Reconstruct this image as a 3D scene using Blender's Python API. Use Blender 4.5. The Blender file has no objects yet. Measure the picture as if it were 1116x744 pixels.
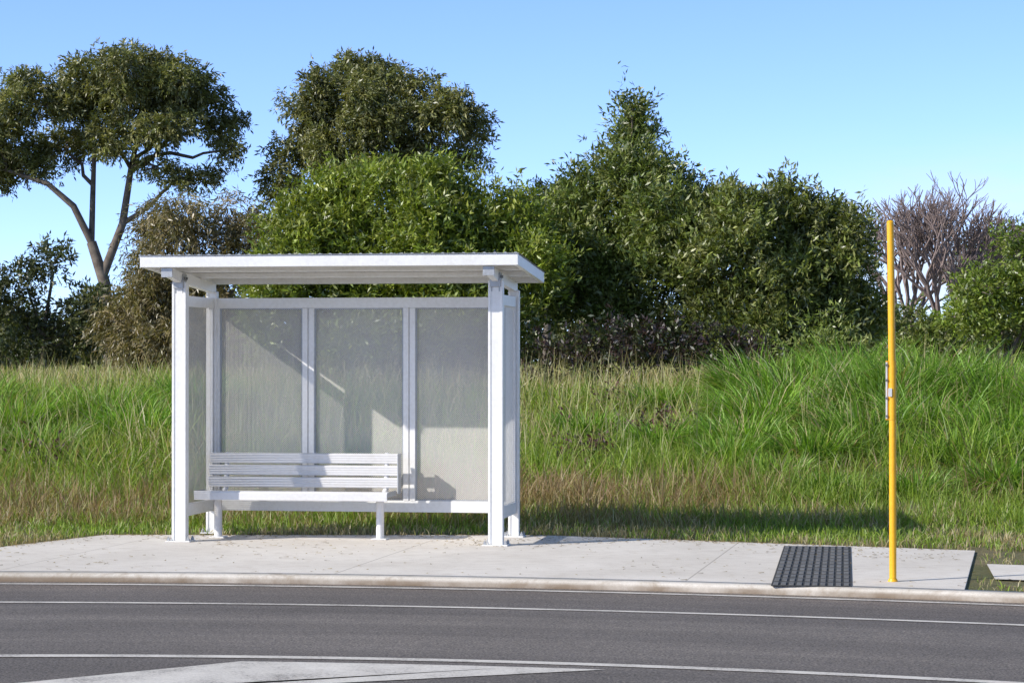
import bpy, math, random
import numpy as np
from mathutils import Vector
random.seed(7); rng=np.random.default_rng(11)
scn=bpy.context.scene
R=math.radians

# ------------------------------------------------------------------ helpers
def link(o,parent=None):
    scn.collection.objects.link(o)
    if parent: o.parent=parent
    return o
def empty(name,loc,rotz=0):
    e=bpy.data.objects.new(name,None); e.location=loc; e.rotation_euler=(0,0,rotz); return link(e)
def np_mesh(name,V,F,mat,col=None,parent=None,loc=(0,0,0),smooth=False,uv=None):
    V=np.asarray(V,dtype=np.float32).reshape(-1,3); F=np.asarray(F,dtype=np.int32)
    k=F.shape[1]; me=bpy.data.meshes.new(name)
    me.vertices.add(len(V)); me.vertices.foreach_set("co",V.ravel())
    me.loops.add(F.size); me.loops.foreach_set("vertex_index",F.ravel())
    me.polygons.add(len(F)); me.polygons.foreach_set("loop_start",np.arange(0,F.size,k,dtype=np.int32))
    me.update(calc_edges=True)
    if smooth: me.polygons.foreach_set("use_smooth",np.ones(len(F),dtype=bool))
    if col is not None:
        a=me.color_attributes.new(name="Col",type='FLOAT_COLOR',domain='POINT')
        c=np.ones((len(V),4),dtype=np.float32); c[:,:3]=col; a.data.foreach_set("color",c.ravel())
    if uv is not None:
        l=me.uv_layers.new(name="UVMap"); l.data.foreach_set("uv",np.asarray(uv,dtype=np.float32)[F.ravel()].ravel())
    me.materials.append(mat)
    o=bpy.data.objects.new(name,me); o.location=loc
    return link(o,parent)
def py_mesh(name,V,F,mat,parent=None,loc=(0,0,0),bevel=0,smooth=False):
    me=bpy.data.meshes.new(name); me.from_pydata([tuple(v) for v in V],[],F); me.update()
    me.materials.append(mat); o=bpy.data.objects.new(name,me); o.location=loc; link(o,parent)
    if smooth:
        for p in me.polygons: p.use_smooth=True
    if bevel:
        b=o.modifiers.new("bevel",'BEVEL'); b.width=bevel; b.segments=2; b.limit_method='ANGLE'
    return o
def boxes(name,lst,mat,parent=None,bevel=0.004,shear=None):
    V=[];F=[]
    for (x0,x1,y0,y1,z0,z1) in lst:
        n=len(V)
        for z in (z0,z1):
            for (x,y) in ((x0,y0),(x1,y0),(x1,y1),(x0,y1)):
                zz=z+(shear(y) if shear else 0)
                V.append((x,y,zz))
        F+=[(n,n+3,n+2,n+1),(n+4,n+5,n+6,n+7),(n,n+1,n+5,n+4),(n+1,n+2,n+6,n+5),(n+2,n+3,n+7,n+6),(n+3,n,n+4,n+7)]
    return py_mesh(name,V,F,mat,parent,bevel=bevel)
def tube_data(paths,sides=8):
    V=[];F=[]
    for pts,rad in paths:
        pts=[Vector(p) for p in pts]; n=len(pts); base=len(V)
        for i,p in enumerate(pts):
            d=(pts[min(i+1,n-1)]-pts[max(i-1,0)])
            if d.length<1e-6: d=Vector((0,0,1))
            d.normalize()
            a=d.cross(Vector((0.31,0.95,0.02))); 
            if a.length<.1: a=d.cross(Vector((1,0,0)))
            a.normalize(); b=d.cross(a)
            for k in range(sides):
                t=2*math.pi*k/sides
                V.append(p+(a*math.cos(t)+b*math.sin(t))*rad[i])
        for i in range(n-1):
            for k in range(sides):
                k2=(k+1)%sides
                F.append((base+i*sides+k,base+i*sides+k2,base+(i+1)*sides+k2,base+(i+1)*sides+k))
    return V,F

# ------------------------------------------------------------------ materials
def mat_new(name):
    m=bpy.data.materials.new(name); m.use_nodes=True
    nt=m.node_tree; b=nt.nodes["Principled BSDF"]; return m,nt,b
def N(nt,t,**kw):
    n=nt.nodes.new(t)
    for k,v in kw.items(): setattr(n,k,v)
    return n
def ramp(nt,stops):
    r=nt.nodes.new("ShaderNodeValToRGB"); e=r.color_ramp.elements
    e[0].position=stops[0][0]; e[0].color=(*stops[0][1],1)
    e[1].position=stops[-1][0]; e[1].color=(*stops[-1][1],1)
    for p,c in stops[1:-1]:
        x=e.new(p); x.color=(*c,1)
    return r
def noise(nt,scale,detail=6,rough=.6,vec=None,dist=0):
    n=nt.nodes.new("ShaderNodeTexNoise"); n.inputs["Scale"].default_value=scale
    n.inputs["Detail"].default_value=detail; n.inputs["Roughness"].default_value=rough
    n.inputs["Distortion"].default_value=dist
    if vec is not None: nt.links.new(vec,n.inputs["Vector"])
    return n
def mixc(nt,fac,a,b,mode='MIX'):
    m=nt.nodes.new("ShaderNodeMix"); m.data_type='RGBA'; m.blend_type=mode
    for s,v in ((m.inputs[0],fac),(m.inputs[6],a),(m.inputs[7],b)):
        if isinstance(v,bpy.types.NodeSocket): nt.links.new(v,s)
        elif isinstance(v,(int,float)): s.default_value=v
        else: s.default_value=(*v,1)
    return m.outputs[2]
def math_n(nt,op,a,b=None,c=None):
    m=nt.nodes.new("ShaderNodeMath"); m.operation=op
    for i,v in enumerate((a,b,c)):
        if v is None: continue
        if isinstance(v,bpy.types.NodeSocket): nt.links.new(v,m.inputs[i])
        else: m.inputs[i].default_value=v
    return m.outputs[0]
def bump(nt,b,h,strength,dist=.01):
    n=nt.nodes.new("ShaderNodeBump"); n.inputs["Strength"].default_value=strength; n.inputs["Distance"].default_value=dist
    nt.links.new(h,n.inputs["Height"]); nt.links.new(n.outputs[0],b.inputs["Normal"])

def foliage_mat(name,trans=.3,rough=.5,gl=.08):
    m=bpy.data.materials.new(name); m.use_nodes=True; nt=m.node_tree; nt.nodes.remove(nt.nodes["Principled BSDF"])
    a=N(nt,"ShaderNodeVertexColor"); a.layer_name="Col"
    b=N(nt,"ShaderNodeBsdfDiffuse"); nt.links.new(a.outputs[0],b.inputs[0])
    t=N(nt,"ShaderNodeBsdfTranslucent")
    tc=mixc(nt,1.0,a.outputs[0],(1.5,1.55,.6),'MULTIPLY'); nt.links.new(tc,t.inputs[0])
    mx=N(nt,"ShaderNodeMixShader"); mx.inputs[0].default_value=trans
    nt.links.new(b.outputs[0],mx.inputs[1]); nt.links.new(t.outputs[0],mx.inputs[2])
    g=N(nt,"ShaderNodeBsdfGlossy"); g.inputs["Roughness"].default_value=rough; g.inputs[0].default_value=(1,1,1,1)
    m2=N(nt,"ShaderNodeMixShader"); m2.inputs[0].default_value=gl
    nt.links.new(mx.outputs[0],m2.inputs[1]); nt.links.new(g.outputs[0],m2.inputs[2])
    nt.links.new(m2.outputs[0],nt.nodes["Material Output"].inputs[0]); return m
LEAF=foliage_mat("leaf",.27,.42,.05); GRASS=foliage_mat("grass_blade",.32,.5,.03)

def bark_mat(name,c1,c2):
    m,nt,b=mat_new(name); tc=N(nt,"ShaderNodeTexCoord")
    n=noise(nt,3,8,.65,tc.outputs["Object"]); r=ramp(nt,[(.35,c1),(.65,c2)])
    nt.links.new(n.outputs[0],r.inputs[0]); nt.links.new(r.outputs[0],b.inputs["Base Color"]); b.inputs["Roughness"].default_value=.9
    return m
BARK=bark_mat("bark",(.09,.07,.055),(.2,.165,.13)); BARKG=bark_mat("bark_grey",(.17,.125,.115),(.31,.24,.22))

def paint_mat(name,c,rough=.4,dirt=.12,metal=0):
    m,nt,b=mat_new(name); tc=N(nt,"ShaderNodeTexCoord")
    n=noise(nt,2.2,8,.65,tc.outputs["Object"]); n2=noise(nt,30,4,.6,tc.outputs["Object"])
    f=math_n(nt,'MULTIPLY',n.outputs[0],n2.outputs[0]); r=ramp(nt,[(.18,(1,1,1)),(.42,(1-dirt,1-dirt*1.1,1-dirt*1.3))])
    nt.links.new(f,r.inputs[0])
    nt.links.new(mixc(nt,1.0,c,r.outputs[0],'MULTIPLY'),b.inputs["Base Color"])
    b.inputs["Roughness"].default_value=rough; b.inputs["Metallic"].default_value=metal
    return m
WHITE=paint_mat("white_powdercoat",(.80,.79,.765),.38); ALU=paint_mat("bench_aluminium",(.73,.715,.70),.35,.1)
GALV=paint_mat("galvanised_steel",(.42,.43,.44),.45,.25,.4)
YEL=paint_mat("yellow_paint",(.88,.45,.01),.42,.15)
DARKM=paint_mat("dark_bolt",(.2,.2,.2),.5,.2)

# perforated sheet
m,nt,b=mat_new("perforated_sheet"); PERF=m
tc=N(nt,"ShaderNodeTexCoord"); sx=N(nt,"ShaderNodeSeparateXYZ"); nt.links.new(tc.outputs["Object"],sx.inputs[0])
cb=N(nt,"ShaderNodeCombineXYZ"); nt.links.new(math_n(nt,'ADD',sx.outputs[0],sx.outputs[1]),cb.inputs[0]); nt.links.new(sx.outputs[2],cb.inputs[1])
rt_=N(nt,"ShaderNodeMapping"); rt_.inputs["Rotation"].default_value=(0,0,R(45)); nt.links.new(cb.outputs[0],rt_.inputs[0])
v=N(nt,"ShaderNodeTexVoronoi"); v.voronoi_dimensions='2D'; v.inputs["Scale"].default_value=1/0.0125; v.inputs["Randomness"].default_value=0
nt.links.new(rt_.outputs[0],v.inputs["Vector"])
hole=math_n(nt,'LESS_THAN',v.outputs["Distance"],.31)
n=noise(nt,1.5,6,.6,tc.outputs["Object"]); r=ramp(nt,[(.3,(.53,.51,.475)),(.7,(.62,.60,.56))])
nt.links.new(n.outputs[0],r.inputs[0]); nt.links.new(r.outputs[0],b.inputs["Base Color"]); b.inputs["Roughness"].default_value=.5
tr=N(nt,"ShaderNodeBsdfTransparent"); mx=N(nt,"ShaderNodeMixShader")
nt.links.new(hole,mx.inputs[0]); nt.links.new(b.outputs[0],mx.inputs[1]); nt.links.new(tr.outputs[0],mx.inputs[2])
nt.links.new(mx.outputs[0],nt.nodes["Material Output"].inputs[0])

# asphalt
m,nt,b=mat_new("asphalt"); ASPH=m
uv=N(nt,"ShaderNodeUVMap"); tc=N(nt,"ShaderNodeTexCoord")
sx=N(nt,"ShaderNodeSeparateXYZ"); nt.links.new(uv.outputs[0],sx.inputs[0])
fine=noise(nt,70,5,.8,tc.outputs["Object"]); gr=noise(nt,70,3,.8,tc.outputs["Object"])
mp=N(nt,"ShaderNodeMapping"); mp.inputs["Scale"].default_value=(.12,2.2,1); nt.links.new(uv.outputs[0],mp.inputs[0])
streak=noise(nt,1.6,5,.6,mp.outputs[0]); patch=noise(nt,.5,5,.6,tc.outputs["Object"])
r1=ramp(nt,[(.3,(.115,.101,.091)),(.5,(.146,.129,.117)),(.72,(.2,.178,.162))]); 
s=math_n(nt,'ADD',math_n(nt,'MULTIPLY',streak.outputs[0],.6),math_n(nt,'MULTIPLY',patch.outputs[0],.4))
nt.links.new(s,r1.inputs[0])
prof=ramp(nt,[(0,(.86,.86,.86)),(.1,(1.,1,1)),(.2,(1.12,1.12,1.11)),(.32,(.92,.92,.92)),(.45,(1.1,1.1,1.09)),(.56,(.9,.9,.9)),(.68,(.82,.82,.83)),(.86,(.93,.91,.89)),(.97,(1.15,1.08,1.0))])
nt.links.new(math_n(nt,'DIVIDE',sx.outputs[1],4.2),prof.inputs[0])
c=mixc(nt,1.0,r1.outputs[0],prof.outputs[0],'MULTIPLY')
gg=ramp(nt,[(.36,(.25,.25,.25)),(.5,(1,1,1)),(.62,(2.0,1.95,1.9))]); nt.links.new(gr.outputs[0],gg.inputs[0])
c=mixc(nt,.85,c,gg.outputs[0],'MULTIPLY')
nt.links.new(c,b.inputs["Base Color"]); b.inputs["Roughness"].default_value=.85
bump(nt,b,fine.outputs[0],.4,.008)

# road paint (worn)
m,nt,b=mat_new("road_paint"); RPAINT=m
tc=N(nt,"ShaderNodeTexCoord"); n1=noise(nt,60,6,.8,tc.outputs["Object"]); n2=noise(nt,3,5,.6,tc.outputs["Object"])
f=math_n(nt,'ADD',math_n(nt,'MULTIPLY',n1.outputs[0],.6),math_n(nt,'MULTIPLY',n2.outputs[0],.4))
r=ramp(nt,[(.37,(.2,.18,.16)),(.47,(.6,.56,.51)),(.62,(.8,.755,.69))]); nt.links.new(f,r.inputs[0])
nt.links.new(r.outputs[0],b.inputs["Base Color"]); b.inputs["Roughness"].default_value=.7; bump(nt,b,n1.outputs[0],.3,.01)

# concrete
def concrete(name,c1,c2,stain,joints=True,stlo=.55,sa=.5):
    m,nt,b=mat_new(name); uv=N(nt,"ShaderNodeUVMap"); tc=N(nt,"ShaderNodeTexCoord")
    big=noise(nt,.7,7,.65,tc.outputs["Object"],.6); mid=noise(nt,7,7,.7,tc.outputs["Object"]); fine=noise(nt,90,4,.7,tc.outputs["Object"])
    r=ramp(nt,[(.3,c1),(.62,c2)]); nt.links.new(big.outputs[0],r.inputs[0])
    r2=ramp(nt,[(.3,(.86,.84,.82)),(.5,(1,1,1)),(.75,(1.05,1.05,1.04))]); nt.links.new(mid.outputs[0],r2.inputs[0])
    c=mixc(nt,.8,r.outputs[0],r2.outputs[0],'MULTIPLY')
    r3=ramp(nt,[(.35,(.78,.78,.78)),(.6,(1.05,1.05,1.05))]); nt.links.new(fine.outputs[0],r3.inputs[0])
    c=mixc(nt,.6,c,r3.outputs[0],'MULTIPLY')
    st=noise(nt,2.6,8,.75,tc.outputs["Object"],1.0); sr=ramp(nt,[(stlo,(0,0,0)),(stlo+.17,(1,1,1))]); nt.links.new(st.outputs[0],sr.inputs[0])
    c=mixc(nt,math_n(nt,'MULTIPLY',sr.outputs[0],sa),c,stain)
    if joints:
        sx=N(nt,"ShaderNodeSeparateXYZ"); nt.links.new(uv.outputs[0],sx.inputs[0])
        fr=math_n(nt,'FRACT',math_n(nt,'DIVIDE',math_n(nt,'ADD',sx.outputs[0],40.35),2.6))
        j=math_n(nt,'LESS_THAN',fr,.0045); c=mixc(nt,math_n(nt,'MULTIPLY',j,.55),c,(.25,.21,.17))
    else:
        sx=N(nt,"ShaderNodeSeparateXYZ"); nt.links.new(tc.outputs["Object"],sx.inputs[0])
        gz=ramp(nt,[(.0,(1,1,1)),(.45,(.85,.85,.85)),(.8,(0,0,0))])
        nt.links.new(math_n(nt,'MULTIPLY',math_n(nt,'ADD',sx.outputs[2],.06),16.6),gz.inputs[0])
        gn=noise(nt,1.3,6,.7,tc.outputs["Object"]); gr_=ramp(nt,[(.35,(.35,.35,.35)),(.6,(1,1,1))]); nt.links.new(gn.outputs[0],gr_.inputs[0])
        c=mixc(nt,math_n(nt,'MULTIPLY',gz.outputs[0],gr_.outputs[0]),c,(.2,.145,.095))
    nt.links.new(c,b.inputs["Base Color"]); b.inputs["Roughness"].default_value=.85; bump(nt,b,fine.outputs[0],.25,.005)
    return m
CONC=concrete("footpath_concrete",(.66,.605,.535),(.79,.735,.665),(.46,.38,.29),sa=.42)
KERB=concrete("kerb_concrete",(.5,.45,.38),(.7,.645,.57),(.33,.25,.17),False,.5,.75)

# soil / turf ground
m,nt,b=mat_new("ground_turf"); GROUND=m
tc=N(nt,"ShaderNodeTexCoord"); a=noise(nt,.6,8,.7,tc.outputs["Object"]); f=noise(nt,25,6,.8,tc.outputs["Object"])
r=ramp(nt,[(.35,(.09,.11,.03)),(.5,(.16,.15,.055)),(.65,(.25,.2,.11))]); nt.links.new(a.outputs[0],r.inputs[0])
r2=ramp(nt,[(.3,(.45,.45,.45)),(.65,(1.3,1.3,1.3))]); nt.links.new(f.outputs[0],r2.inputs[0])
nt.links.new(mixc(nt,1.0,r.outputs[0],r2.outputs[0],'MULTIPLY'),b.inputs["Base Color"]); b.inputs["Roughness"].default_value=.95
bump(nt,b,f.outputs[0],.8,.03)

# ------------------------------------------------------------------ site curves
def quad(x,y0,a,bb,lo=-4.6,hi=4.2):
    x=np.asarray(x,dtype=float); xc=np.clip(x,lo,hi); y=y0+a*xc+bb*xc*xc
    y=y+np.where(x>hi,-.3*(np.minimum(x,45)-hi),0)
    return y
yk=lambda x: quad(x,16.95,-.22,-.0247)
yE=lambda x: quad(x,16.74,-.22,-.0247)
yL=lambda x: quad(x,15.50,-.214,-.0277)
yC=lambda x: quad(x,12.75,-.214,-.0417)
def yb(x): return np.interp(x,[-60,-4.5,-3.75,.3,4.1],[19.7,19.7,21.3,21.25,19.45])
def sstep(a,b2,x): t=np.clip((x-a)/(b2-a),0,1); return t*t*(3-2*t)
def wob(x,y,s=1.0,p=0.0):
    return (np.sin(x*s*1.3+y*s*.7+p)+np.sin(x*s*.5-y*s*1.1+2.1+p*2)+np.sin(x*s*2.3+y*s*1.9+4+p)*.6+np.sin(-x*s*3.7+y*s*2.6+1.3*p)*.4)/3
def H(x,y):
    x=np.asarray(x,dtype=float); y=np.asarray(y,dtype=float)
    g=-.016+.86*sstep(23,38,y)+sstep(22,25,y)*.05*wob(x,y,.9)+sstep(27,33,y)*.09*wob(x,y,.6,2)
    g=g+.28*np.exp(-((x-5.6)/2.6)**2-((y-32)/3.2)**2)
    return np.where(y<yk(x)+.08,-.1,g)

# ground sheet
xs=np.unique(np.concatenate([-np.geomspace(12,2500,14),np.linspace(-12,12,81),np.geomspace(12,2500,14)]))
ws=np.concatenate([-np.geomspace(2500,8,12),[-6,-4,-2,-.5,.03,.13,.3],np.linspace(.6,30,60),np.geomspace(32,3500,18)])
X,W=np.meshgrid(xs,ws); Y=yk(X)+W; Z=H(X,Y); Z=np.where(W<.08,-.1,np.maximum(Z,-.03))
nx=len(xs); ny=len(ws); V=np.stack([X,Y,Z],-1).reshape(-1,3)
i,j=np.meshgrid(np.arange(nx-1),np.arange(ny-1)); q=(j*nx+i).ravel()
np_mesh("ground",V,np.stack([q,q+1,q+1+nx,q+nx],1),GROUND,smooth=True)

def strip(name,fa,fb,xs,z,mat,rows=2,skew=0,parent=None,uvf=None):
    xs=np.asarray(xs); t=np.linspace(0,1,rows)
    P=[];U=[]
    for tt in t:
        x=xs+skew*tt; y=fa(xs)*(1-tt)+fb(xs+skew)*tt
        P.append(np.stack([x,y,np.full_like(x,z)],-1)); U.append(np.stack([xs,y-yC(x) if uvf is None else y],-1))
    P=np.concatenate(P); U=np.concatenate(U); n=len(xs)
    i,j=np.meshgrid(np.arange(n-1),np.arange(rows-1)); q=(j*n+i).ravel()
    return np_mesh(name,P,np.stack([q,q+1,q+1+n,q+n],1),mat,uv=U,parent=parent)
rx=np.concatenate([-np.geomspace(600,9,20),np.linspace(-8,8,100),np.geomspace(9,600,20)])
strip("road",lambda x:yC(x)-6.5,lambda x:yk(x)+.01,rx,-.06,ASPH,rows=24)
sx_=np.linspace(-30,30,260)
strip("road_edge_line",lambda x:yE(x)-.04,lambda x:yE(x)+.04,sx_,-.056,RPAINT)
strip("road_lane_line",lambda x:yL(x)-.04,lambda x:yL(x)+.04,sx_,-.056,RPAINT)
strip("road_centre_line",lambda x:yC(x)-.055,lambda x:yC(x)+.055,sx_,-.056,RPAINT)
tx=np.linspace(-1.5,.5,14); top=[(x,float(yC(x))-.2,-.056) for x in tx]
V=top+[(-.9,11.92,-.056),(-3.3,11.0,-.056),(-6.5,9.75,-.056),(-7,9.2,-.056),(-3.66,11.0,-.056),(-2.54,11.92,-.056)]
py_mesh("painted_median_marking",V,[tuple(range(len(V)))[::-1]],RPAINT)

# kerb
prof_=[(0,-.09),(.0,-.045),(.02,-.012),(.05,.0),(.16,.004),(.16,-.09)]
P=[];n=len(sx_)
for o,z in prof_: P.append(np.stack([sx_,yk(sx_)+o,np.full_like(sx_,z)],-1))
i,j=np.meshgrid(np.arange(n-1),np.arange(len(prof_)-1)); q=(j*n+i).ravel()
np_mesh("kerb",np.concatenate(P),np.stack([q,q+1,q+1+n,q+n],1),KERB)

# footpath slab
fx=np.linspace(-30,3.16,200)
fp=empty("footpath",(0,0,0))
strip("slab",lambda x:yk(x)+.161,lambda x:yb(x),fx,0.0,CONC,rows=8,skew=.75,parent=fp)
V=[(3.16,float(yk(3.16))+.16,0),(3.91,float(yb(3.91)),0),(3.91,float(yb(3.91)),-.05),(3.16,float(yk(3.16))+.16,-.05)]
py_mesh("slab_end",V,[(0,3,2,1)],CONC,fp)
n=len(fx); bx=fx+.75
P=np.concatenate([np.stack([bx,yb(bx),np.zeros(n)],-1),np.stack([bx,yb(bx),np.full(n,-.06)],-1)]); q=np.arange(n-1)
np_mesh("slab_back_edge",P,np.stack([q,q+1,q+1+n,q+n],1),CONC,parent=fp)
strip("side_footpath",lambda x:yk(x)+1.15,lambda x:yk(x)+2.5,np.linspace(3.55,30,60),-.002,CONC,rows=4,skew=.2)

# ------------------------------------------------------------------ tactile paving strip
th=R(9)
m,nt,b=mat_new("tactile_rubber"); TACT=m
tc=N(nt,"ShaderNodeTexCoord"); n1=noise(nt,12,6,.7,tc.outputs["Object"]); r=ramp(nt,[(.35,(.10,.10,.10)),(.65,(.19,.185,.18))])
nt.links.new(n1.outputs[0],r.inputs[0]); nt.links.new(r.outputs[0],b.inputs["Base Color"]); b.inputs["Roughness"].default_value=.75
m,nt,b=mat_new("tactile_base"); TBASE=m
tc=N(nt,"ShaderNodeTexCoord"); n1=noise(nt,12,6,.7,tc.outputs["Object"]); r=ramp(nt,[(.35,(.03,.03,.03)),(.65,(.06,.058,.055))])
nt.links.new(n1.outputs[0],r.inputs[0]); nt.links.new(r.outputs[0],b.inputs["Base Color"]); b.inputs["Roughness"].default_value=.8
tac=empty("tactile_paving",(1.84,16.45,0),-R(8.2))
boxes("base_mat",[(0,.57,0,3.55,.001,.006)],TBASE,tac,bevel=.001)
lst=[]
for k in range(10):
    for r_ in range(12):
        lst.append((.015+k*.0555,.015+k*.0555+.036,.03+r_*.294,.03+r_*.294+.18,.0055,.013))
boxes("tactile_bars",lst,TACT,tac,bevel=.002)

# ------------------------------------------------------------------ bus shelter
sh=empty("bus_shelter",(-2.94,20.52,0),-th)
L=2.84; D=1.0
def rz(v): return -.066*(v+.45)
def post(u,v,w,d,h,name):
    l=[(u-w/2,u+w/2,v-d/2,v+d/2,.012,h),
       (u-w/2-.004,u-w/2+.02,v-d/2-.006,v-d/2+.02,.012,h-.003),(u+w/2-.02,u+w/2+.004,v-d/2-.006,v-d/2+.02,.012,h-.003)]
    boxes(name,l,WHITE,sh)
    pl=[(u-w/2-.05,u+w/2+.05,v-d/2-.04,v+d/2+.04,.0005,.012)]
    boxes(name+"_base_plate",pl,WHITE,sh,bevel=.002)
    bl=[]
    for a in (-1,1):
        for c in (-1,1):
            bx_=u+a*(w/2+.03); by_=v+c*(d/2+.018)
            bl.append((bx_-.012,bx_+.012,by_-.012,by_+.012,.012,.034)); bl.append((bx_-.006,bx_+.006,by_-.006,by_+.006,.034,.048))
    boxes(name+"_bolts",bl,GALV,sh,bevel=.001)
for u,nm in ((0,"front_post_left"),(L,"front_post_right")): post(u,0,.12,.10,2.30,nm)
for u,nm in ((0,"rear_post_left"),(L,"rear_post_right")): post(u,D,.09,.09,2.24,nm)
V=[];F=[]
for u in (0,L):
    n0=len(V); hw=.028
    for (v,z0,z1) in ((-.40,2.335,2.408),(-.08,2.29,2.408-.024),(1.02,2.225,2.411-.097)):
        for uu in (u-hw,u+hw):
            V.append((uu,v,z0)); V.append((uu,v,z1))
    for s in range(2):
        a=n0+s*4; bq=a+4
        F+=[(a,bq,bq+1,a+1),(a+2,a+3,bq+3,bq+2),(a+1,bq+1,bq+3,a+3),(a,a+2,bq+2,bq)]
    F+=[(n0,n0+1,n0+3,n0+2),(n0+8,n0+10,n0+11,n0+9)]
py_mesh("roof_arms",V,F,WHITE,sh,bevel=.003)
boxes("post_brackets",[(u+s*.034-.005,u+s*.034+.005,-.055,.055,2.20,2.365) for u in (0,L) for s in (-1,1)]+
      [(u-.045,u+.045,-.075,-.055,2.24,2.31) for u in (0,L)],GALV,sh,bevel=.002)
boxes("arm_end_caps",[(u-.05,u+.05,-.412,-.402,2.325,2.405) for u in (0,L)],GALV,sh,bevel=.002)
boxes("arm_bolts",[(u+s*.045-.008,u+s*.045+.008,v-.012,v+.012,z-.012,z+.012) for u in (0,L) for s in (-1,1) for v,z in ((-.03,2.33),(.03,2.33),(0,2.26))],DARKM,sh,bevel=.001)
u0,u1,v0,v1=-.23,3.10,-.45,1.10
zb=2.411
boxes("roof_frame",[(u0,u1,v0,v0+.045,zb,zb+.098),(u0,u1,v1-.045,v1,zb,zb+.098),
   (u0+.002,u0+.042,v0+.045,v1-.045,zb+.002,zb+.096),(u1-.042,u1-.002,v0+.045,v1-.045,zb+.002,zb+.096)],WHITE,sh,shear=rz)
boxes("roof_purlins",[(u0+.042,u1-.042,v,v+.05,zb+.004,zb+.05) for v in (.0,.52)],WHITE,sh,shear=rz)
V=[];F=[]
us=np.linspace(u0-.008,u1+.008,300)
for a,uu in enumerate(us):
    hgt=.007*(1 if (a//2)%4==0 else 0)
    V.append((uu,v0-.012,zb+.1035+hgt+rz(v0-.012))); V.append((uu,v1+.02,zb+.1035+hgt+rz(v1+.02)))
    V.append((uu,v0-.012,zb+.0995+rz(v0-.012))); V.append((uu,v1+.02,zb+.0995+rz(v1+.02)))
for a in range(len(us)-1):
    n0=a*4; F.append((n0,n0+4,n0+5,n0+1)); F.append((n0+2,n0+3,n0+7,n0+6)); F.append((n0,n0+2,n0+6,n0+4)); F.append((n0+1,n0+5,n0+7,n0+3))
py_mesh("roof_sheet",V,F,GALV,sh)
boxes("roof_lining",[(u0+.043,u1-.043,v0+.046,v1-.046,zb+.052,zb+.06)],WHITE,sh,bevel=0,shear=rz)
boxes("lining_seams",[(u,u+.006,v0+.05,v1-.05,zb+.0505,zb+.0515) for u in np.arange(.2,3.0,.45)],GALV,sh,bevel=0,shear=rz)
ms=[.92,1.87]
boxes("rear_rails",[(.045,L-.045,D-.03,D+.03,2.085,2.18),(.045,L-.045,D-.03,D+.03,.215,.32)],WHITE,sh)
mull=[]
for u in ms:
    mull+=[(u-.056,u-.006,D-.034,D+.03,.32,2.085),(u+.006,u+.056,D-.034,D+.03,.32,2.085),(u-.006,u+.006,D-.02,D+.028,.32,2.085)]
mull+=[(.045,.075,D-.03,D+.028,.32,2.085),(L-.075,L-.045,D-.03,D+.028,.32,2.085)]
boxes("rear_mullions",mull,WHITE,sh,bevel=.003)
beads=[]
for a,c in ((.075,ms[0]-.056),(ms[0]+.056,ms[1]-.056),(ms[1]+.056,L-.075)):
    beads+=[(a,a+.012,D-.022,D+.006,.32,2.085),(c-.012,c,D-.022,D+.006,.32,2.085),(a+.012,c-.012,D-.022,D+.006,.32,.332),(a+.012,c-.012,D-.022,D+.006,2.073,2.085)]
boxes("panel_beads",beads,GALV,sh,bevel=.001)
def sheet(name,pts):
    return py_mesh(name,pts,[(0,1,2,3)],PERF,sh)
for n_,(a,c) in enumerate(((.08,ms[0]-.05),(ms[0]+.05,ms[1]-.05),(ms[1]+.05,L-.08))):
    sheet("mesh_panel_rear",[(a,D,.32),(c,D,.32),(c,D,2.085),(a,D,2.085)])
for u in (0,L):
    boxes("side_rails",[(u-.025,u+.025,.05,D-.045,2.085,2.18),(u-.025,u+.025,.05,D-.045,.215,.32),
        (u-.022,u+.022,.05,.08,.32,2.085),(u-.022,u+.022,D-.075,D-.045,.32,2.085)],WHITE,sh,bevel=.003)
    sheet("mesh_panel_side",[(u,.08,.32),(u,D-.075,.32),(u,D-.075,2.085),(u,.08,2.085)])

# ------------------------------------------------------------------ bench
bn=empty("park_bench",(-2.94,20.52,0),-th)
b0,b1=.05,1.82
def slat_y(z,y,ang,w,t,name):
    pr=[];nr=4
    for k in range(nr*4+1):
        s=-w/2+w*k/(nr*4); rr=.0 if k%4==0 else .003
        pr.append((s,t/2+rr))
    pr=pr+[(w/2,-t/2),(-w/2,-t/2)]
    ca,sa=math.cos(ang),math.sin(ang); V=[];n=len(pr)
    for u in (b0,b1):
        for s,q_ in pr: V.append((u,y+s*ca-q_*sa,z+s*sa+q_*ca))
    F=[(k,(k+1)%n,n+(k+1)%n,n+k) for k in range(n)]+[tuple(range(n))[::-1],tuple(range(n,2*n))]
    py_mesh(name,V,F,ALU,bn)
for k in range(3): slat_y(.416-.006*k,.30+.125*k,R(-3),.115,.03,"seat_slat")
boxes("seat_front_lip",[(b0,b1,.238,.25,.355,.425)],ALU,bn,bevel=.005)
for k in range(3): slat_y(.495+.108*k,.72+.025*k,R(103-0),.09,.028,"backrest_slat")
boxes("end_caps",[(b0-.006,b0-.001,.25,.6,.39,.435),(b1+.001,b1+.006,.25,.6,.39,.435)],GALV,bn)
for u in (.2,1.7):
    V,F=tube_data([([(u,.5,.0),(u,.5,.36)],[.036,.036]),([(u,.27,.375),(u,.5,.368),(u,.66,.37),(u,.745,.44),(u,.81,.76)],[.022,.03,.03,.026,.02])],10)
    py_mesh("leg",V,F,ALU,bn,smooth=True)
    boxes("leg_foot_plate",[(u-.07,u+.07,.43,.57,.0005,.012)],ALU,bn)
boxes("end_bracket",[(b1+.002,b1+.014,.66,.80,.40,.76)],GALV,bn)

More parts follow.
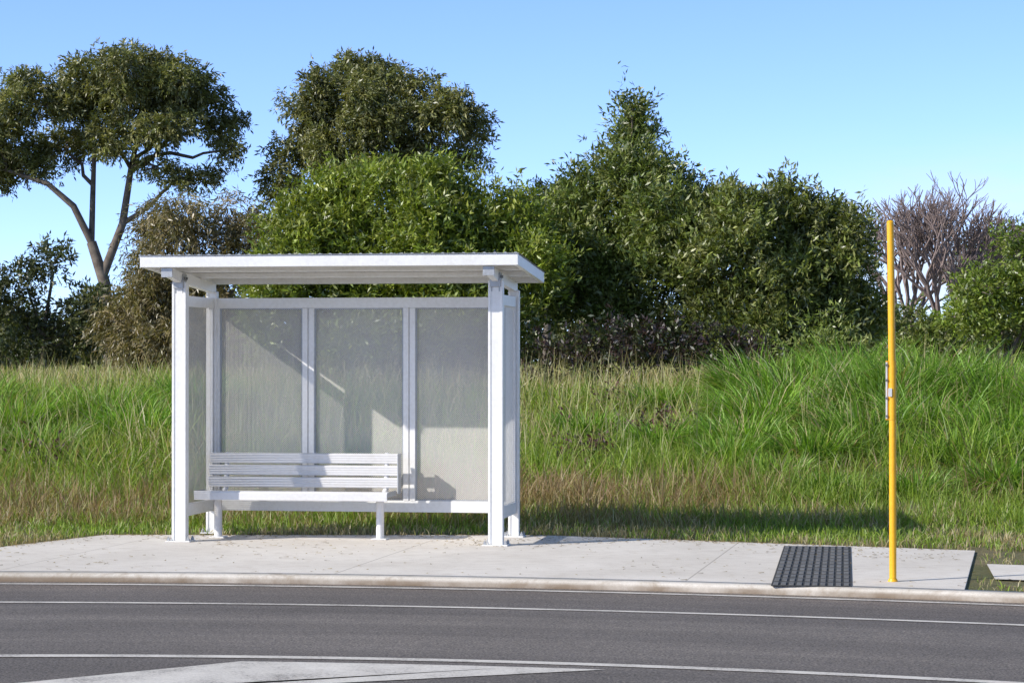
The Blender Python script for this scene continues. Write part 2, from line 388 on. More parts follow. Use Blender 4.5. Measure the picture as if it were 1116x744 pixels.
# ------------------------------------------------------------------ bus stop pole
bp=empty("bus_stop_pole",(2.765,16.8,0))
V,F=tube_data([([(0,0,0),(0,0,1.2),(-.012,0,2.4),(-.016,0,2.605)],[.026,.026,.026,.026]),([(-.016,0,2.605),(-.016,0,2.618),(-.016,0,2.62)],[.026,.018,.001])],20)
py_mesh("post",V,F,YEL,bp,smooth=True)
V,F=tube_data([([(-.002,0,1.17),(-.002,0,1.60)],[.0285,.0285]),([(0,0,0.001),(0,0,.02)],[.038,.03])],20)
py_mesh("sleeve",V,F,YEL,bp,smooth=True)
boxes("sleeve_flange",[(-.05,-.028,-.012,.004,1.17,1.60)],YEL,bp,bevel=.002)
boxes("sign_tag",[(-.052,-.04,-.0165,-.0125,1.18,1.59),(-.036,-.01,-.0345,-.0295,1.34,1.40)],WHITE,bp,bevel=.001)
boxes("flange_bolts",[(-.056,-.038,-.024,-.016,z-.007,z+.007) for z in (1.2,1.33,1.46,1.57)],DARKM,bp,bevel=.001)

# ------------------------------------------------------------------ foliage generators
def norm(a): return a/np.maximum(np.linalg.norm(a,axis=-1,keepdims=True),1e-6)
def leaf_mesh(name,P,Dr,Ln,Wd,col,parent,upbias=.4):
    n=len(P); rnd=rng.normal(size=(n,3)); rnd[:,2]+=upbias*2
    side=norm(np.cross(Dr,rnd)); nr=np.cross(side,Dr)
    mid=P+Dr*Ln[:,None]*.45+nr*Ln[:,None]*.06
    V=np.stack([P,mid+side*Wd[:,None]*.5,P+Dr*Ln[:,None],mid-side*Wd[:,None]*.5],1).reshape(-1,3)
    F=np.arange(n*4).reshape(-1,4); C=np.repeat(col,4,axis=0)
    return np_mesh(name,V,F,LEAF,col=C,parent=parent)
def crown(clumps,dens,m,shoot,Ln,Wd,cols,lift,droop=0,rmin=.35,thin=.0,lump=.3,gain=1.0,sub=0,ss=.42,core=.66):
    """each clump is broken into a core plus 'sub' smaller lobes of shoots carrying leaves"""
    PP=[];DD=[];LL=[];CC=[];tips=[]
    cols=np.array(cols)*gain
    for (x,y,z,a,b_,c) in clumps:
        parts=[(x,y,z,a,b_,c,1.0,1.0)]
        if sub:
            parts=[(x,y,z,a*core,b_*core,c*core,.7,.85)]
            k=max(3,int(round(sub*(a*c)**.5)))
            for q_ in range(k):
                d=norm(rng.normal(size=3)); s_=ss*rng.uniform(.65,1.25)
                parts.append((x+d[0]*a*.78,y+d[1]*b_*.78,z+d[2]*c*.78,max(a*s_,.22),max(b_*s_,.22),max(c*s_,.2),1.0,rng.uniform(.8,1.22)))
        tp_=[]
        for (x_,y_,z_,a_,bb_,c_,dm,cm) in parts:
            ns=max(10,int(dm*dens*(a_*bb_+a_*c_+bb_*c_)/3*4.2))
            d=norm(rng.normal(size=(ns,3))); ph=rng.uniform(0,6,3)
            lr=1+lump*np.sin(d[:,0]*5+ph[0])*np.sin(d[:,1]*5+ph[1])+lump*.8*np.sin(d[:,2]*7+ph[2]+d[:,0]*4)
            r=(rmin+(1-rmin)*rng.random(ns)**.6)*lr
            keep=(np.sin(d[:,0]*9+ph[1])*np.sin(d[:,2]*9+ph[0])*np.sin(d[:,1]*9+ph[2])>-1+thin*1.4)|(rng.random(ns)>thin)
            d=d[keep]; r=r[keep]; ns=len(d)
            p=np.array([x_,y_,z_])+d*r[:,None]*np.array([a_,bb_,c_])
            sd=norm(d*.8+np.array([0,0,lift])+rng.normal(size=(ns,3))*.35)
            sl=shoot*rng.uniform(.5,1.5,ns)*np.where(rng.random(ns)<.05,1.7,1)
            t=rng.random((ns,m)); sc=rng.uniform(.75,1.25,(ns,1))*np.ones((1,m))*cm
            pos=p[:,None,:]+sd[:,None,:]*(t*sl[:,None])[...,None]+rng.normal(size=(ns,m,3))*shoot*.12
            pos[...,2]-=droop*t*t*sl[:,None]
            ld=norm(sd[:,None,:]*.6+rng.normal(size=(ns,m,3))*.65-np.array([0,0,droop])*1.1)
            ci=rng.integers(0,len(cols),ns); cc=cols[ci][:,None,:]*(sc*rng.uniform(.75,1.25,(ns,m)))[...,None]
            PP.append(pos.reshape(-1,3)); DD.append(ld.reshape(-1,3)); LL.append(Ln*rng.uniform(.6,1.25,ns*m)); CC.append(cc.reshape(-1,3))
            tp_.append(p[rng.integers(0,ns,2)])
        tips.append(np.concatenate(tp_))
    P=np.concatenate(PP);L_=np.concatenate(LL)
    return P,np.concatenate(DD),L_,L_*Wd,np.concatenate(CC),tips
def limb(a,b_,r0,r1,k=5,j=.08):
    a=np.array(a,float);b_=np.array(b_,float);ln=np.linalg.norm(b_-a); pts=[];rad=[]
    for i in range(k+1):
        t=i/k; p=a+(b_-a)*t; 
        if 0<i<k: p=p+rng.normal(size=3)*ln*j*.5
        p[2]+=math.sin(t*math.pi)*ln*.06
        pts.append(tuple(p)); rad.append(r0+(r1-r0)*t)
    return pts,rad
def tree(name,base,clumps,trunks,bark,rt,multi=False,**kw):
    bx_,by_=base; bz=float(H(bx_,by_))
    e=empty(name,(bx_,by_,bz))
    cl=[(x-bx_,y,z-bz,a,b_,c) for (x,y,z,a,b_,c) in clumps]
    P,Dr,L_,W_,C,tips=crown(cl,**kw)
    leaf_mesh("crown",P,Dr,L_,W_,C,e)
    paths=[]; nodes=[]
    for tr in trunks:
        pts=[(x-bx_,y,z-bz) for (x,y,z) in tr[0]]; rad=tr[1]; paths.append((pts,rad)); nodes+=[(p,r) for p,r in zip(pts[1:],rad[1:])]
    if not nodes: nodes=[((0,0,.1),rt)]
    for k,c in enumerate(cl):
        cp=np.array(c[:3])
        if multi: st,r0=(rng.normal()*.25,rng.normal()*.15,-.1),rt
        else:
            st,r0=min(nodes,key=lambda q:np.linalg.norm(np.array(q[0])-cp)+ (2 if q[0][2]>cp[2] else 0)); r0=min(r0,rt)
        paths.append(limb(st,cp,r0*.75,rt*.28))
        for tp in tips[k][:8]: paths.append(limb(cp-np.array([0,0,c[5]*.3]),tp,rt*.22,rt*.06,4,.1))
    V,F=tube_data(paths,6); py_mesh("trunk",V,F,bark,e,smooth=True)
    return e

# eucalypts
EUC=[(.1,.112,.03),(.125,.137,.037),(.155,.158,.05),(.105,.112,.043),(.185,.178,.068)]
kwE=dict(dens=66,m=13,shoot=.36,Ln=.2,Wd=.3,cols=EUC,lift=.15,droop=.35,rmin=.3,thin=.25,lump=.28,gain=1.35,sub=6,ss=.46,core=.7)
def sq(l,f=.9): return [(x,rng.uniform(-1.4,1.4) ,z,a,a*f,c) for (x,z,a,c) in l]
A=[(-13.6,11.8,1.8,1.05),(-11.9,11.1,1.45,.9),(-15.4,11.3,1.4,1.0),(-17.2,10.9,1.5,.9),(-18.7,10.1,1.3,1.0),(-16.6,9.5,1.4,.65),(-14.5,9.8,1.2,.75),(-12.3,9.9,1.3,.6),(-10.9,10.3,.95,.7),
   (-17.9,8.6,1.2,.45),(-11.5,8.1,1.1,.45),(-13.3,12.6,.9,.45),(-19.4,8.7,1.1,.8),(-10.3,9.2,.55,.4),(-12.9,8.6,.7,.35),(-10.9,11.2,.65,.45)]
tree("eucalyptus_tree",(-14.4,84),sq(A),[([(-14.4,0,-.3),(-14.8,0,4.4),(-15.3,.1,5.9)],[.3,.24,.2]),([(-15.3,.1,5.9),(-15.9,-.2,7.2),(-16.8,-.4,8.0),(-18.3,-.3,8.5)],[.15,.13,.1,.06]),
    ([(-14.9,0,4.6),(-14.2,.3,6.6),(-13.9,.3,8.6),(-13.4,.1,10.8)],[.19,.16,.12,.07]),([(-15.3,.1,5.9),(-15.3,.4,8),(-15.2,.3,10.3)],[.13,.11,.06])],BARK,.14,**kwE)
B=[(-5.5,12.0,1.15,.7),(-7.0,10.9,1.1,1.0),(-5.2,10.7,1.4,1.2),(-3.5,11.2,.8,.85),(-1.9,10.1,.9,1.0),(-7.6,9.3,1.0,.8),(-8.4,8.1,.6,.95),(-5.8,8.9,1.5,1.0),(-3.6,9.2,1.1,1.0),(-1.8,9.1,.75,.5),(-4.4,11.7,.6,.5),(-3.0,10.3,.8,.6)]
kwB=dict(kwE); kwB.update(dens=85,thin=.15)
tree("eucalyptus_tree",(-5.2,84),sq(B),[([(-5.2,0,-.3),(-5.3,0,5),(-5.4,.1,8.2),(-5.3,0,10.2)],[.32,.26,.2,.1]),([(-5.3,0,5.2),(-4,.2,7.6),(-2.9,.1,9.6)],[.16,.13,.07]),([(-5.3,0,5.2),(-6.8,.2,7.6),(-7.5,.1,9.2)],[.15,.12,.06])],BARK,.13,**kwB)
Hh=[(1.3,7.7,.8,.5),(2.1,7.0,.9,.9),(.2,6.9,.9,.6),(1.2,6.2,1.3,.8)]
tree("eucalyptus_tree",(1.3,86),sq(Hh),[([(1.3,0,-.3),(1.3,0,6.4)],[.2,.1])],BARK,.1,**kwB)

def sq2(l,s=1.0,dy=.5): return [(x,rng.uniform(-dy,dy),z,a,a*s,c) for (x,z,a,c) in l]
OL=[(.21,.175,.075),(.18,.16,.06),(.26,.205,.105),(.15,.135,.06),(.29,.235,.12)]
tree("weeping_wattle_tree",(-7.0,50),sq2([(-6.9,4.2,1.1,.85),(-7.8,3.6,.8,1.1),(-6.2,3.4,.8,1.3),(-7.2,2.6,1.2,1.0),(-6.2,4.7,.6,.45),(-7.8,4.6,.55,.5),(-7.0,1.8,1.5,.8),(-5.6,4.2,.55,.7),(-8.3,2.4,.6,1.0)]),[],BARK,.09,multi=True,
    dens=110,m=14,shoot=.34,Ln=.15,Wd=.2,cols=OL,lift=.1,droop=.7,rmin=.2,thin=.15,lump=.25,sub=4,core=.8)
GR=[(.17,.225,.025),(.205,.265,.03),(.24,.29,.04),(.14,.185,.025),(.28,.31,.06)]
kwS=dict(dens=132,m=14,shoot=.33,Ln=.135,Wd=.3,lift=.8,droop=.05,rmin=.25,thin=.18,lump=.28,sub=6,ss=.42,core=.84)
tree("wattle_shrub",(-1.9,42),sq2([(-2.6,4.35,1.05,.7),(-3.6,4.0,.8,.8),(-1.5,4.3,1.05,.75),(-.4,4.05,.85,.85),(-4.0,3.2,.75,1.0),(-2.3,3.3,1.6,1.0),(-.3,3.0,1.1,1.1),(.5,3.5,.55,.8),(-1.8,2.1,2.3,.9),(-4.1,2.1,.8,.8),(-3.0,4.8,.35,.3),(-1.2,4.8,.35,.3)]),[],BARK,.06,multi=True,cols=GR,**kwS)
GR2=[(.14,.19,.036),(.17,.22,.045),(.21,.25,.065),(.11,.145,.03),(.26,.28,.1)]
tree("wattle_tree",(2.2,44),sq2([(2.3,6.15,.2,.35),(2.3,5.75,.45,.45),(2.25,5.2,.8,.5),(2.75,4.7,1.0,.6),(1.6,4.5,.8,.6),(2.9,4.0,1.1,.85),(1.6,3.6,1.05,.95),(2.6,2.9,1.3,1.1),(.95,3.9,.5,.75),(.9,2.9,.75,1.0)]),
    [([(2.2,0,-.2),(2.2,0,3),(2.3,0,6.4)],[.1,.07,.015])],BARK,.05,cols=GR2,**kwS)
GR3=[(.135,.17,.032),(.16,.195,.04),(.195,.225,.055),(.1,.125,.028),(.24,.25,.085)]
tree("wattle_shrub",(5,43),sq2([(4.0,4.0,.85,.6),(5.0,3.95,.9,.7),(6.0,3.7,.7,.7),(4.0,3.3,1.0,1.0),(5.4,3.0,1.2,1.0),(6.25,2.8,.65,1.0),(4.7,2.3,1.4,.95),(3.3,3.7,.6,.7),(5.9,2.1,.9,.85),(5.0,4.65,.3,.3),(3.9,4.55,.3,.3),(6.1,4.2,.3,.25),(4.4,4.3,.5,.4),(5.6,4.2,.5,.4)]),[],BARK,.06,multi=True,cols=GR3,**kwS)
SHADE=[(.05,.04,.03),(.06,.04,.038),(.06,.075,.028),(.085,.05,.05),(.07,.09,.03)]  # shade under the wattles put into dark purplish leaf colours
tree("shade_fill_shrub",(2.4,40.2),sq2([(1.6,1.8,.8,.5),(2.6,1.85,.9,.5),(3.5,1.75,.7,.45),(.9,1.5,.8,.6),(4.2,1.5,.6,.5)],.6,.2),[],BARK,.035,multi=True,cols=SHADE,dens=100,m=12,shoot=.25,Ln=.11,Wd=.35,lift=.5,droop=.1,rmin=.2,thin=.4,lump=.3,gain=.8)  # dark shrub added where the understory lies in shadow
tree("wattle_shrub",(5.5,40.3),sq2([(5.5,1.9,.5,.5),(5.2,1.5,.6,.4),(5.9,1.5,.4,.35),(4.5,1.5,.45,.35)],.8,.1),[],BARK,.03,multi=True,cols=GR2,dens=110,m=12,shoot=.3,Ln=.12,Wd=.25,lift=.6,droop=.05,rmin=.2,thin=.4,lump=.3,gain=1.2)
# right background
BG=[(.17,.24,.03),(.21,.29,.04),(.14,.185,.03),(.26,.31,.06)]
kwR=dict(dens=65,m=13,shoot=.36,Ln=.17,Wd=.35,lift=.4,droop=.1,rmin=.25,thin=.25,lump=.3,sub=4,core=.8)
tree("broadleaf_tree",(13.2,63),sq2([(13.0,3.6,1.0,.7),(14.0,4.6,.6,.7),(12.8,2.7,1.2,.7),(14.5,3.2,1.2,1.1),(15.4,4.2,1.1,1.1)],1,.6),[],BARK,.09,multi=True,cols=BG,**kwR)
tree("broadleaf_shrub",(11,66),sq2([(11.2,2.7,.9,.6),(12,2.1,1.1,.6),(10.2,2.0,.9,.6),(13.2,1.6,1.2,.6),(11.2,1.4,1.4,.6)],1,.6),[],BARK,.06,multi=True,cols=GR2,**kwR)
tree("broadleaf_tree",(18.5,90),sq2([(18.1,6.0,.9,.4),(19.4,6.3,1.5,.9),(17.9,4.9,1.2,.7),(19.6,4.6,2,1.2)],1,.6),[([(18.5,0,-.2),(18.5,0,5)],[.2,.1])],BARK,.09,cols=EUC,**kwR)
kwL=dict(kwR); kwL.update(Ln=.18,thin=.4,dens=48)
LG=[(.055,.075,.026),(.08,.095,.032),(.11,.12,.045)]
tree("acacia_tree",(-12.6,63),sq2([(-13.5,3.1,.9,.7),(-12.5,4.2,.7,.5),(-11.6,3.0,.8,.6),(-13.3,3.9,.55,.4),(-12.4,2.2,1.3,.6),(-14.6,3.5,.8,.8),(-11.0,2.2,.7,.6),(-13.6,1.7,1.3,.6)],1,.5),
     [([(-12.6,0,-.2),(-12.8,0,2.2),(-12.5,0,4)],[.09,.07,.04])],BARK,.05,cols=LG,**kwL)
# distant tree mass
dl=[]
for x in np.arange(-34,36,1.9):
    h=2.6+.9*math.sin(x*.7)+rng.uniform(-.4,.5)
    if x<-8: h+=.7
    dl.append((x,rng.uniform(-3,3),h-.8,1.7,1.5,1.1)); dl.append((x+.9,rng.uniform(-3,3),1.4,1.8,1.5,1.1))
P,Dr,L_,W_,C,t_=crown(dl,dens=20,m=12,shoot=.5,Ln=.32,Wd=.4,cols=EUC+[(.15,.19,.06)],lift=.4,rmin=.3,thin=.2)
o=leaf_mesh("distant_tree_line",P,Dr,L_,W_,C,None); o.location=(0,100,.4)

# bare trees
def bare(name,base,hgt,seed,spread=.5):
    rr=random.Random(seed); paths=[]
    def grow(p,d,ln,r,dep):
        pts=[p];rad=[r];q=p.copy();dd=d.copy()
        for i in range(3):
            dd=(dd+Vector((rr.gauss(0,.12),rr.gauss(0,.12),rr.gauss(.04,.06)))).normalized(); q=q+dd*ln/3; pts.append(q.copy()); rad.append(r*(1-.12*(i+1)))
        paths.append((pts,rad))
        if dep==0: return
        for k in range(rr.choice((2,3,3)) if dep>1 else 3):
            a=rr.uniform(0,6.28); s=rr.uniform(.35,.8)*spread*1.5
            nd=(dd+Vector((math.cos(a)*s,math.sin(a)*s,rr.uniform(-.05,.25)))).normalized()
            grow(pts[rr.choice((2,3,3))],nd,ln*rr.uniform(.62,.85),r*rr.uniform(.6,.74),dep-1)
    e=empty(name,(base[0],base[1],float(H(*base))))
    for k in range(3):
        a=k*2.1+rr.random(); grow(Vector((0,0,-.1)),Vector((math.cos(a)*.35,math.sin(a)*.2,1)).normalized(),hgt*.3,.14,6)
    V,F=tube_data(paths,4); py_mesh("branches",V,F,BARKG,e)
bare("bare_tree",(14.0,84),7.7,3,.55)
bare("bare_tree",(15.9,83),7.6,9,.6)

# ------------------------------------------------------------------ grass
def blades(name,pos,Ln,Wd,bend,ang,col,tipcol=None):
    n=len(pos); t=np.array([0,.38,.72,1.0]); wv=np.array([.8,1,.7,.08])
    d=np.stack([np.cos(ang),np.sin(ang),np.zeros(n)],1)
    fa=rng.uniform(0,math.pi,n); s=np.stack([np.cos(fa),np.sin(fa),np.zeros(n)],1)
    V=np.zeros((n,4,2,3)); C=np.zeros((n,4,2,3))
    if tipcol is None: tipcol=col*1.15
    for k in range(4):
        c=pos+d*(Ln*bend*t[k]**1.8)[:,None]; c[:,2]+=Ln*(t[k]-.55*bend*t[k]**2.4)
        V[:,k,0]=c-s*(Wd*wv[k]*.5)[:,None]; V[:,k,1]=c+s*(Wd*wv[k]*.5)[:,None]
        C[:,k,:,:]=(col*(1-t[k])+tipcol*t[k])[:,None,:]
    b0=np.arange(n)[:,None]*8; q=[b0+np.array([[2*k,2*k+1,2*k+3,2*k+2]]) for k in range(3)]
    return V.reshape(-1,3),np.stack(q,1).reshape(-1,4),C.reshape(-1,3)
class Acc:
    def __init__(s): s.V=[];s.F=[];s.C=[];s.n=0
    def add(s,t): s.V.append(t[0]);s.F.append(t[1]+s.n);s.C.append(t[2]);s.n+=len(t[0])
    def out(s,name): return np_mesh(name,np.concatenate(s.V),np.concatenate(s.F),GRASS,col=np.concatenate(s.C))
def scatter(n,y0,y1,k=.27,m=1.5,x0=None,x1=None):
    y=rng.uniform(y0,y1,n); x=rng.uniform(-1,1,n)*(k*y+m)
    if x0 is not None: x=rng.uniform(x0,x1,n)
    return x,y
def tuft(ntuft,per,y0,y1,sig,k=.27,m=1.5):
    cx,cy=scatter(ntuft,y0,y1,k,m); x=np.repeat(cx,per)+rng.normal(size=ntuft*per)*sig; y=np.repeat(cy,per)+rng.normal(size=ntuft*per)*sig
    tid=np.repeat(np.arange(ntuft),per); return x,y,tid,np.arctan2(y-np.repeat(cy,per),x-np.repeat(cx,per))
def pal(cols,n,var=.25):
    c=np.array(cols)[rng.integers(0,len(cols),n)]; return c*rng.uniform(1-var,1+var,(n,1))
GREEN=[(.17,.26,.026),(.22,.32,.034),(.27,.35,.05),(.135,.21,.025)]
STRAW=[(.46,.37,.18),(.52,.43,.24),(.38,.29,.14),(.56,.49,.3)]
RED=[(.32,.16,.115),(.37,.21,.14),(.27,.155,.095),(.43,.31,.19)]
ga=Acc()
n=42000; x,y=scatter(n,19.3,23.6); k=(y>yb(x)+.0+rng.random(n)**2*.15)&((x>4.05)|(x<3.9)|(y>20)); k&=~((x>3.6)&(y<19.0)); x=x[k];y=y[k];n=len(x)
mx_=wob(x,y,1.6)+rng.normal(size=n)*.4+.35*(1-sstep(0,.6,y-yb(x)))
c=np.where((mx_>.15)[:,None],pal(STRAW,n)*.7,pal(GREEN,n)*.95)
ga.add(blades("",np.stack([x,y,H(x,y)],1),rng.uniform(.04,.13,n)*(1+sstep(21.8,23,y)*1.2),rng.uniform(.006,.011,n),rng.uniform(.1,.9,n),rng.uniform(0,6.28,n),c))
n=9000; x=rng.uniform(3.2,9,n); off=rng.uniform(.17,3.6,n); k=((off<1.12)|(off>2.52))&(x>3.2+off*.2)&(wob(x,off,3)+rng.normal(size=n)*.5>-.2); x=x[k];off=off[k];y=yk(x)+off;n=len(x)
ga.add(blades("",np.stack([x,y,H(x,y)],1),rng.uniform(.02,.09,n),rng.uniform(.005,.01,n),rng.uniform(.2,1,n),rng.uniform(0,6.28,n),np.where((rng.random(n)>.4)[:,None],pal(STRAW,n)*.8,pal(GREEN,n))))
# reddish seeding grass
x,y,tid,an=tuft(3600,15,22.3,29,.075); n=len(x); tr_=rng.random(3600)[tid]
redm=wob(x,y,.8,1)*.9+(tr_-.5)*1.4-sstep(1.8,4.2,x)*.9-sstep(24.8,27.6,y)*.9+.3
red=redm>0; c=np.where(red[:,None],pal(GREEN,n)*.55+pal(RED,n)*.4,pal(GREEN,n)); tip=np.where(red[:,None],pal(RED,n),pal(GREEN,n)*1.1)
st=rng.random(n)<.08; tip[st]=pal(STRAW,int(st.sum()))
hl=rng.uniform(.22,.55,n)*(.42+.58*sstep(22.3,24.4,y))*(.7+.6*rng.random(3600)[tid])*(1+.3*wob(x,y,1.7,3))
ga.add(blades("",np.stack([x,y,H(x,y)],1),hl,rng.uniform(.005,.011,n),rng.uniform(.1,.75,n),an+rng.normal(size=n)*.8,c,tip))
# green tall grass
NT=4300; x,y,tid,an=tuft(NT,15,26,39,.13,.26); n=len(x)
cl=wob(x,y,1.1,5); keep=rng.random(n)<.6+.5*cl; x=x[keep];y=y[keep];cl=cl[keep];tid=tid[keep];an=an[keep];n=len(x)
hue=rng.random(NT)[tid]; c=pal(GREEN,n,.25)*(.75+.5*rng.random(NT)[tid])[:,None]
s=(hue<.05)|(rng.random(n)<.05)|((hue<.3)&(wob(x,y,.5,2)>.2)); c[s]=pal(STRAW,int(s.sum()))*.8
hl=rng.uniform(.35,.8,n)*(1+.4*cl)*(.7+.55*rng.random(NT)[tid])*(.8+.2*sstep(-1,-4,x)+.3*sstep(3,5,x))
ga.add(blades("",np.stack([x,y,H(x,y)],1),hl,rng.uniform(.010,.018,n),rng.uniform(.15,.9,n),an+rng.normal(size=n)*.7,c))
n=4000; x,y=scatter(n,27,40,.26); ga.add(blades("",np.stack([x,y,H(x,y)],1),rng.uniform(.6,1.15,n),rng.uniform(.006,.012,n),rng.uniform(.05,.4,n),rng.uniform(0,6.28,n),pal(GREEN,n),pal(STRAW,n)))
# drier field behind with seed-heads
n=42000; x,y=scatter(n,37,60,.27)
c=np.where((rng.random(n)<.55)[:,None],pal(GREEN,n)*.9,pal(STRAW,n)*.8)
ga.add(blades("",np.stack([x,y,H(x,y)],1),rng.uniform(.35,.75,n)*(1+.3*wob(x,y,.6)),rng.uniform(.016,.03,n),rng.uniform(.1,.5,n),rng.uniform(0,6.28,n),c,np.where((rng.random(n)<.6)[:,None],pal(STRAW,n),c)))
n=16000; x,y=scatter(n,60,130,.28,3)
ga.add(blades("",np.stack([x,y,H(x,y)],1),rng.uniform(.4,.8,n),rng.uniform(.04,.08,n),rng.uniform(.1,.5,n),rng.uniform(0,6.28,n),pal(STRAW,n)*.5+pal(GREEN,n)*.5))
ga.out("grass")
gb=Acc()
cl_=[(3.4,31,1.0),(4.1,32.5,1.15),(4.9,30.8,1.15),(5.7,32,1.25),(6.5,31,1.15),(7.2,29.5,1.15),(2.2,34,.7),(6.1,28.4,1.0),(4.4,28.8,.95),(5.3,29.3,1.0),(3.8,35,1.1),(5.2,35,1.2),(6.8,34.5,1.1),(8.2,32,1.0),(8.5,29.5,1.0),(5.2,27.2,.8),(6.5,27.0,.8),
     (-6.7,31,.85),(-5.6,32,.9),(-4.9,30.3,.8),(-7.6,33,.9),(-5.9,29,.7),(-6.9,28.6,.7),(1.9,29.5,.6),(2.6,27.6,.6),(3.0,26.2,.5),(5.4,25.4,.6),(6.3,25.8,.6),(4.3,24.8,.5),(3.4,25.0,.45),(-4.6,33.5,.85),(-8.3,30,.9),(1.0,31,.6),(2.9,29.2,.75),(3.6,27.6,.7)]
LUSH=[(.14,.26,.026),(.175,.31,.034),(.215,.35,.05),(.105,.2,.022)]
for (cx,cy,ln) in cl_:
    n=1500; a=rng.uniform(0,6.28,n); r_=rng.random(n)**.5*.42*ln; x=cx+np.cos(a)*r_*1.3; y=cy+np.sin(a)*r_
    ang=a+rng.normal(size=n)*.5; c=pal(LUSH,n,.3)*rng.uniform(.85,1.2); s=rng.random(n)<.07; c[s]=pal(STRAW,int(s.sum()))*.8
    gb.add(blades("",np.stack([x,y,H(x,y)],1),ln*rng.uniform(.4,1.2,n),rng.uniform(.013,.027,n),rng.uniform(.3,1.3,n),ang,c))
gb.out("tall_grass_clumps")
pw=[(x,y,float(H(x,y))+.22,.35,.25,.2) for x,y in ((1.9,30.5),(2.2,29.8),(.9,28.2),(-5.6,27.5),(1.5,34.5))]
P,Dr,L_,W_,C,t_=crown(pw,dens=190,m=8,shoot=.2,Ln=.07,Wd=.5,cols=[(.12,.05,.055),(.15,.07,.06),(.1,.1,.04)],lift=.5,rmin=.2)
leaf_mesh("purple_weeds",P,Dr,L_,W_,C,None)

# dry litter on the footpath
n=3600; x=rng.uniform(-5.5,3.7,n); tt=rng.random(n); tt=np.where(rng.random(n)<.75,1-tt**2.4*.35,tt); y=(yk(x)+.2)*(1-tt)+(yb(x)-.01)*tt
k=(wob(x,y,2.2,2)+rng.normal(size=n)*.5+(tt>.93)*.6>.2); x=x[k];y=y[k];n=len(x); a=rng.uniform(0,6.28,n); ln=rng.uniform(.01,.05,n)
d=np.stack([np.cos(a),np.sin(a),np.zeros(n)],1); s=np.stack([-np.sin(a),np.cos(a),np.zeros(n)],1)*.0035; p=np.stack([x,y,np.full(n,.006)],1)
s2=s*rng.uniform(.6,2.4,(n,1))
V=np.stack([p-s2,p+d*ln[:,None]-s2*.5,p+d*ln[:,None]+s2*.5+np.array([0,0,.004]),p+s2],1).reshape(-1,3)
C=np.repeat(pal([(.26,.19,.1),(.16,.115,.06),(.36,.28,.15)],n),4,axis=0)
np_mesh("dry_grass_litter",V,np.arange(n*4).reshape(-1,4),GRASS,col=C)

# ------------------------------------------------------------------ timber fence at far right
WOOD=bark_mat("weathered_timber",(.13,.07,.045),(.26,.15,.1))
fe=empty("timber_fence",(6.52,29.0,float(H(6.52,29.0))))
lst=[(k*.17,k*.17+.13,0,.02,.1,1.22+.02*(k%3)) for k in range(14)]+[(0,2.4,.021,.06,.3,.38),(0,2.4,.021,.06,.85,.93)]+[(.0,.1,.061,.16,-.2,1.15),(2.2,2.3,.061,.16,-.2,1.15)]
boxes("palings",lst,WOOD,fe,bevel=.004)

# ------------------------------------------------------------------ light
loc=Vector((1.38*math.cos(th)+1.0*math.sin(th),-1.38*math.sin(th)+1.0*math.cos(th),0)); loc.normalize()
EL=R(30); trav=Vector((loc.x*math.cos(EL),loc.y*math.cos(EL),-math.sin(EL)))
sd=bpy.data.lights.new("sun","SUN"); sd.energy=5.0; sd.angle=R(.53); sd.color=(1,.95,.87)
so=bpy.data.objects.new("sun",sd); so.rotation_euler=trav.to_track_quat('-Z','Y').to_euler(); so.location=(-20,-10,30); link(so)
w=bpy.data.worlds.new("World"); scn.world=w; w.use_nodes=True; nt=w.node_tree; bg=nt.nodes["Background"]
sky=N(nt,"ShaderNodeTexSky"); sky.sky_type='NISHITA'; sky.sun_disc=False; sky.sun_elevation=EL; sky.sun_rotation=math.atan2(-loc.x,-loc.y)
sky.air_density=1.0; sky.dust_density=.4; sky.ozone_density=2.0
tc=N(nt,"ShaderNodeTexCoord"); sp=N(nt,"ShaderNodeSeparateXYZ"); nt.links.new(tc.outputs["Generated"],sp.inputs[0])
z2=math_n(nt,'ADD',math_n(nt,'MULTIPLY',math_n(nt,'MAXIMUM',sp.outputs[2],0),1.7),.05)
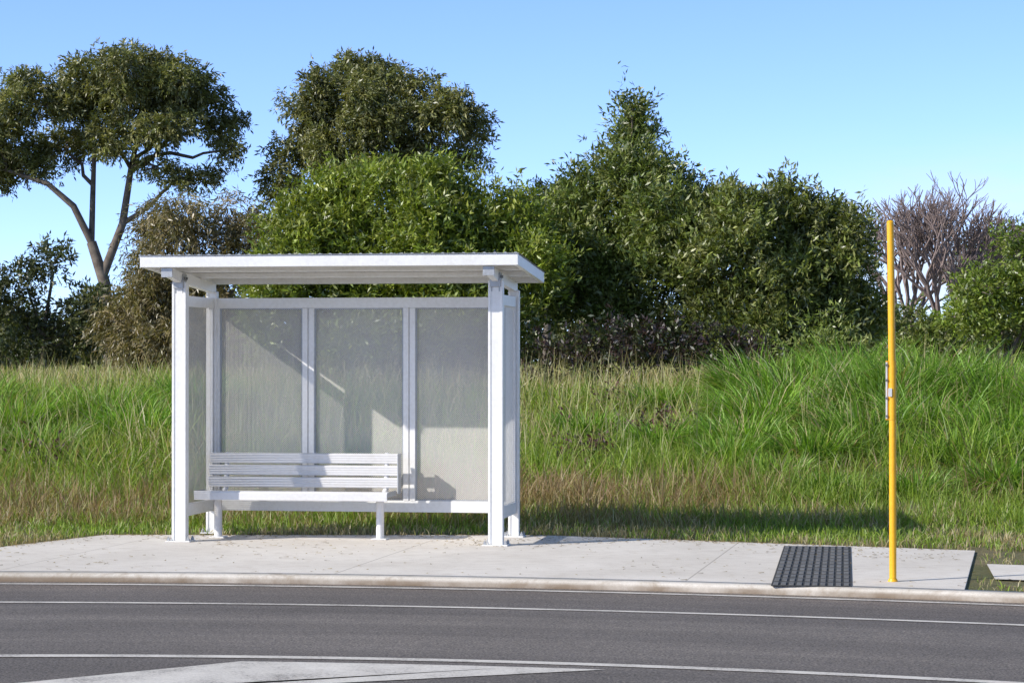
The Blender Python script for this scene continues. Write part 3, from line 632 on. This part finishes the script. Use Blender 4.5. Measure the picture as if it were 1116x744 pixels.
cb=N(nt,"ShaderNodeCombineXYZ"); nt.links.new(sp.outputs[0],cb.inputs[0]); nt.links.new(sp.outputs[1],cb.inputs[1]); nt.links.new(z2,cb.inputs[2])
nm=N(nt,"ShaderNodeVectorMath"); nm.operation='NORMALIZE'; nt.links.new(cb.outputs[0],nm.inputs[0]); nt.links.new(nm.outputs[0],sky.inputs[0])
grd=ramp(nt,[(0,(1.95/3,2.05/3,2.75/3)),(.16,(1.75/3,1.96/3,2.68/3)),(.4,(1.35/3,1.3/3,1.25/3)),(1,(1.1/3,1.05/3,.95/3))]); nt.links.new(sp.outputs[2],grd.inputs[0])
gs=mixc(nt,1.0,grd.outputs[0],(3,3,3),'MULTIPLY')
skc=mixc(nt,1.0,sky.outputs[0],gs,'MULTIPLY')
mp=N(nt,"ShaderNodeMapping"); mp.inputs["Scale"].default_value=(5,5,22); nt.links.new(tc.outputs["Generated"],mp.inputs[0])
cn=noise(nt,1.6,7,.6,mp.outputs[0],.3); cr=ramp(nt,[(.38,(0,0,0)),(.66,(1,1,1))]); nt.links.new(cn.outputs[0],cr.inputs[0])
mz=ramp(nt,[(.0,(1,1,1)),(.055,(.9,.9,.9)),(.1,(0,0,0))]); nt.links.new(sp.outputs[2],mz.inputs[0])
mxr=ramp(nt,[(.08,(0,0,0)),(.19,(1,1,1))]); nt.links.new(sp.outputs[0],mxr.inputs[0])
fac=math_n(nt,'MULTIPLY',math_n(nt,'MULTIPLY',cr.outputs[0],mz.outputs[0]),math_n(nt,'MULTIPLY',mxr.outputs[0],.85))
col=mixc(nt,fac,skc,(6.9,7.2,7.7))
nt.links.new(col,bg.inputs[0]); bg.inputs[1].default_value=.12

# ------------------------------------------------------------------ camera
cd=bpy.data.cameras.new("camera"); cd.sensor_width=36; cd.lens=2520/1116*36; cd.clip_end=6000; cd.clip_start=.1
co=bpy.data.objects.new("camera",cd); co.location=(0,0,1.6); co.rotation_euler=(R(90)+math.atan(21/2520),0,0); link(co); scn.camera=co
scn.view_settings.view_transform='Standard'; scn.view_settings.look='None'; scn.view_settings.exposure=0
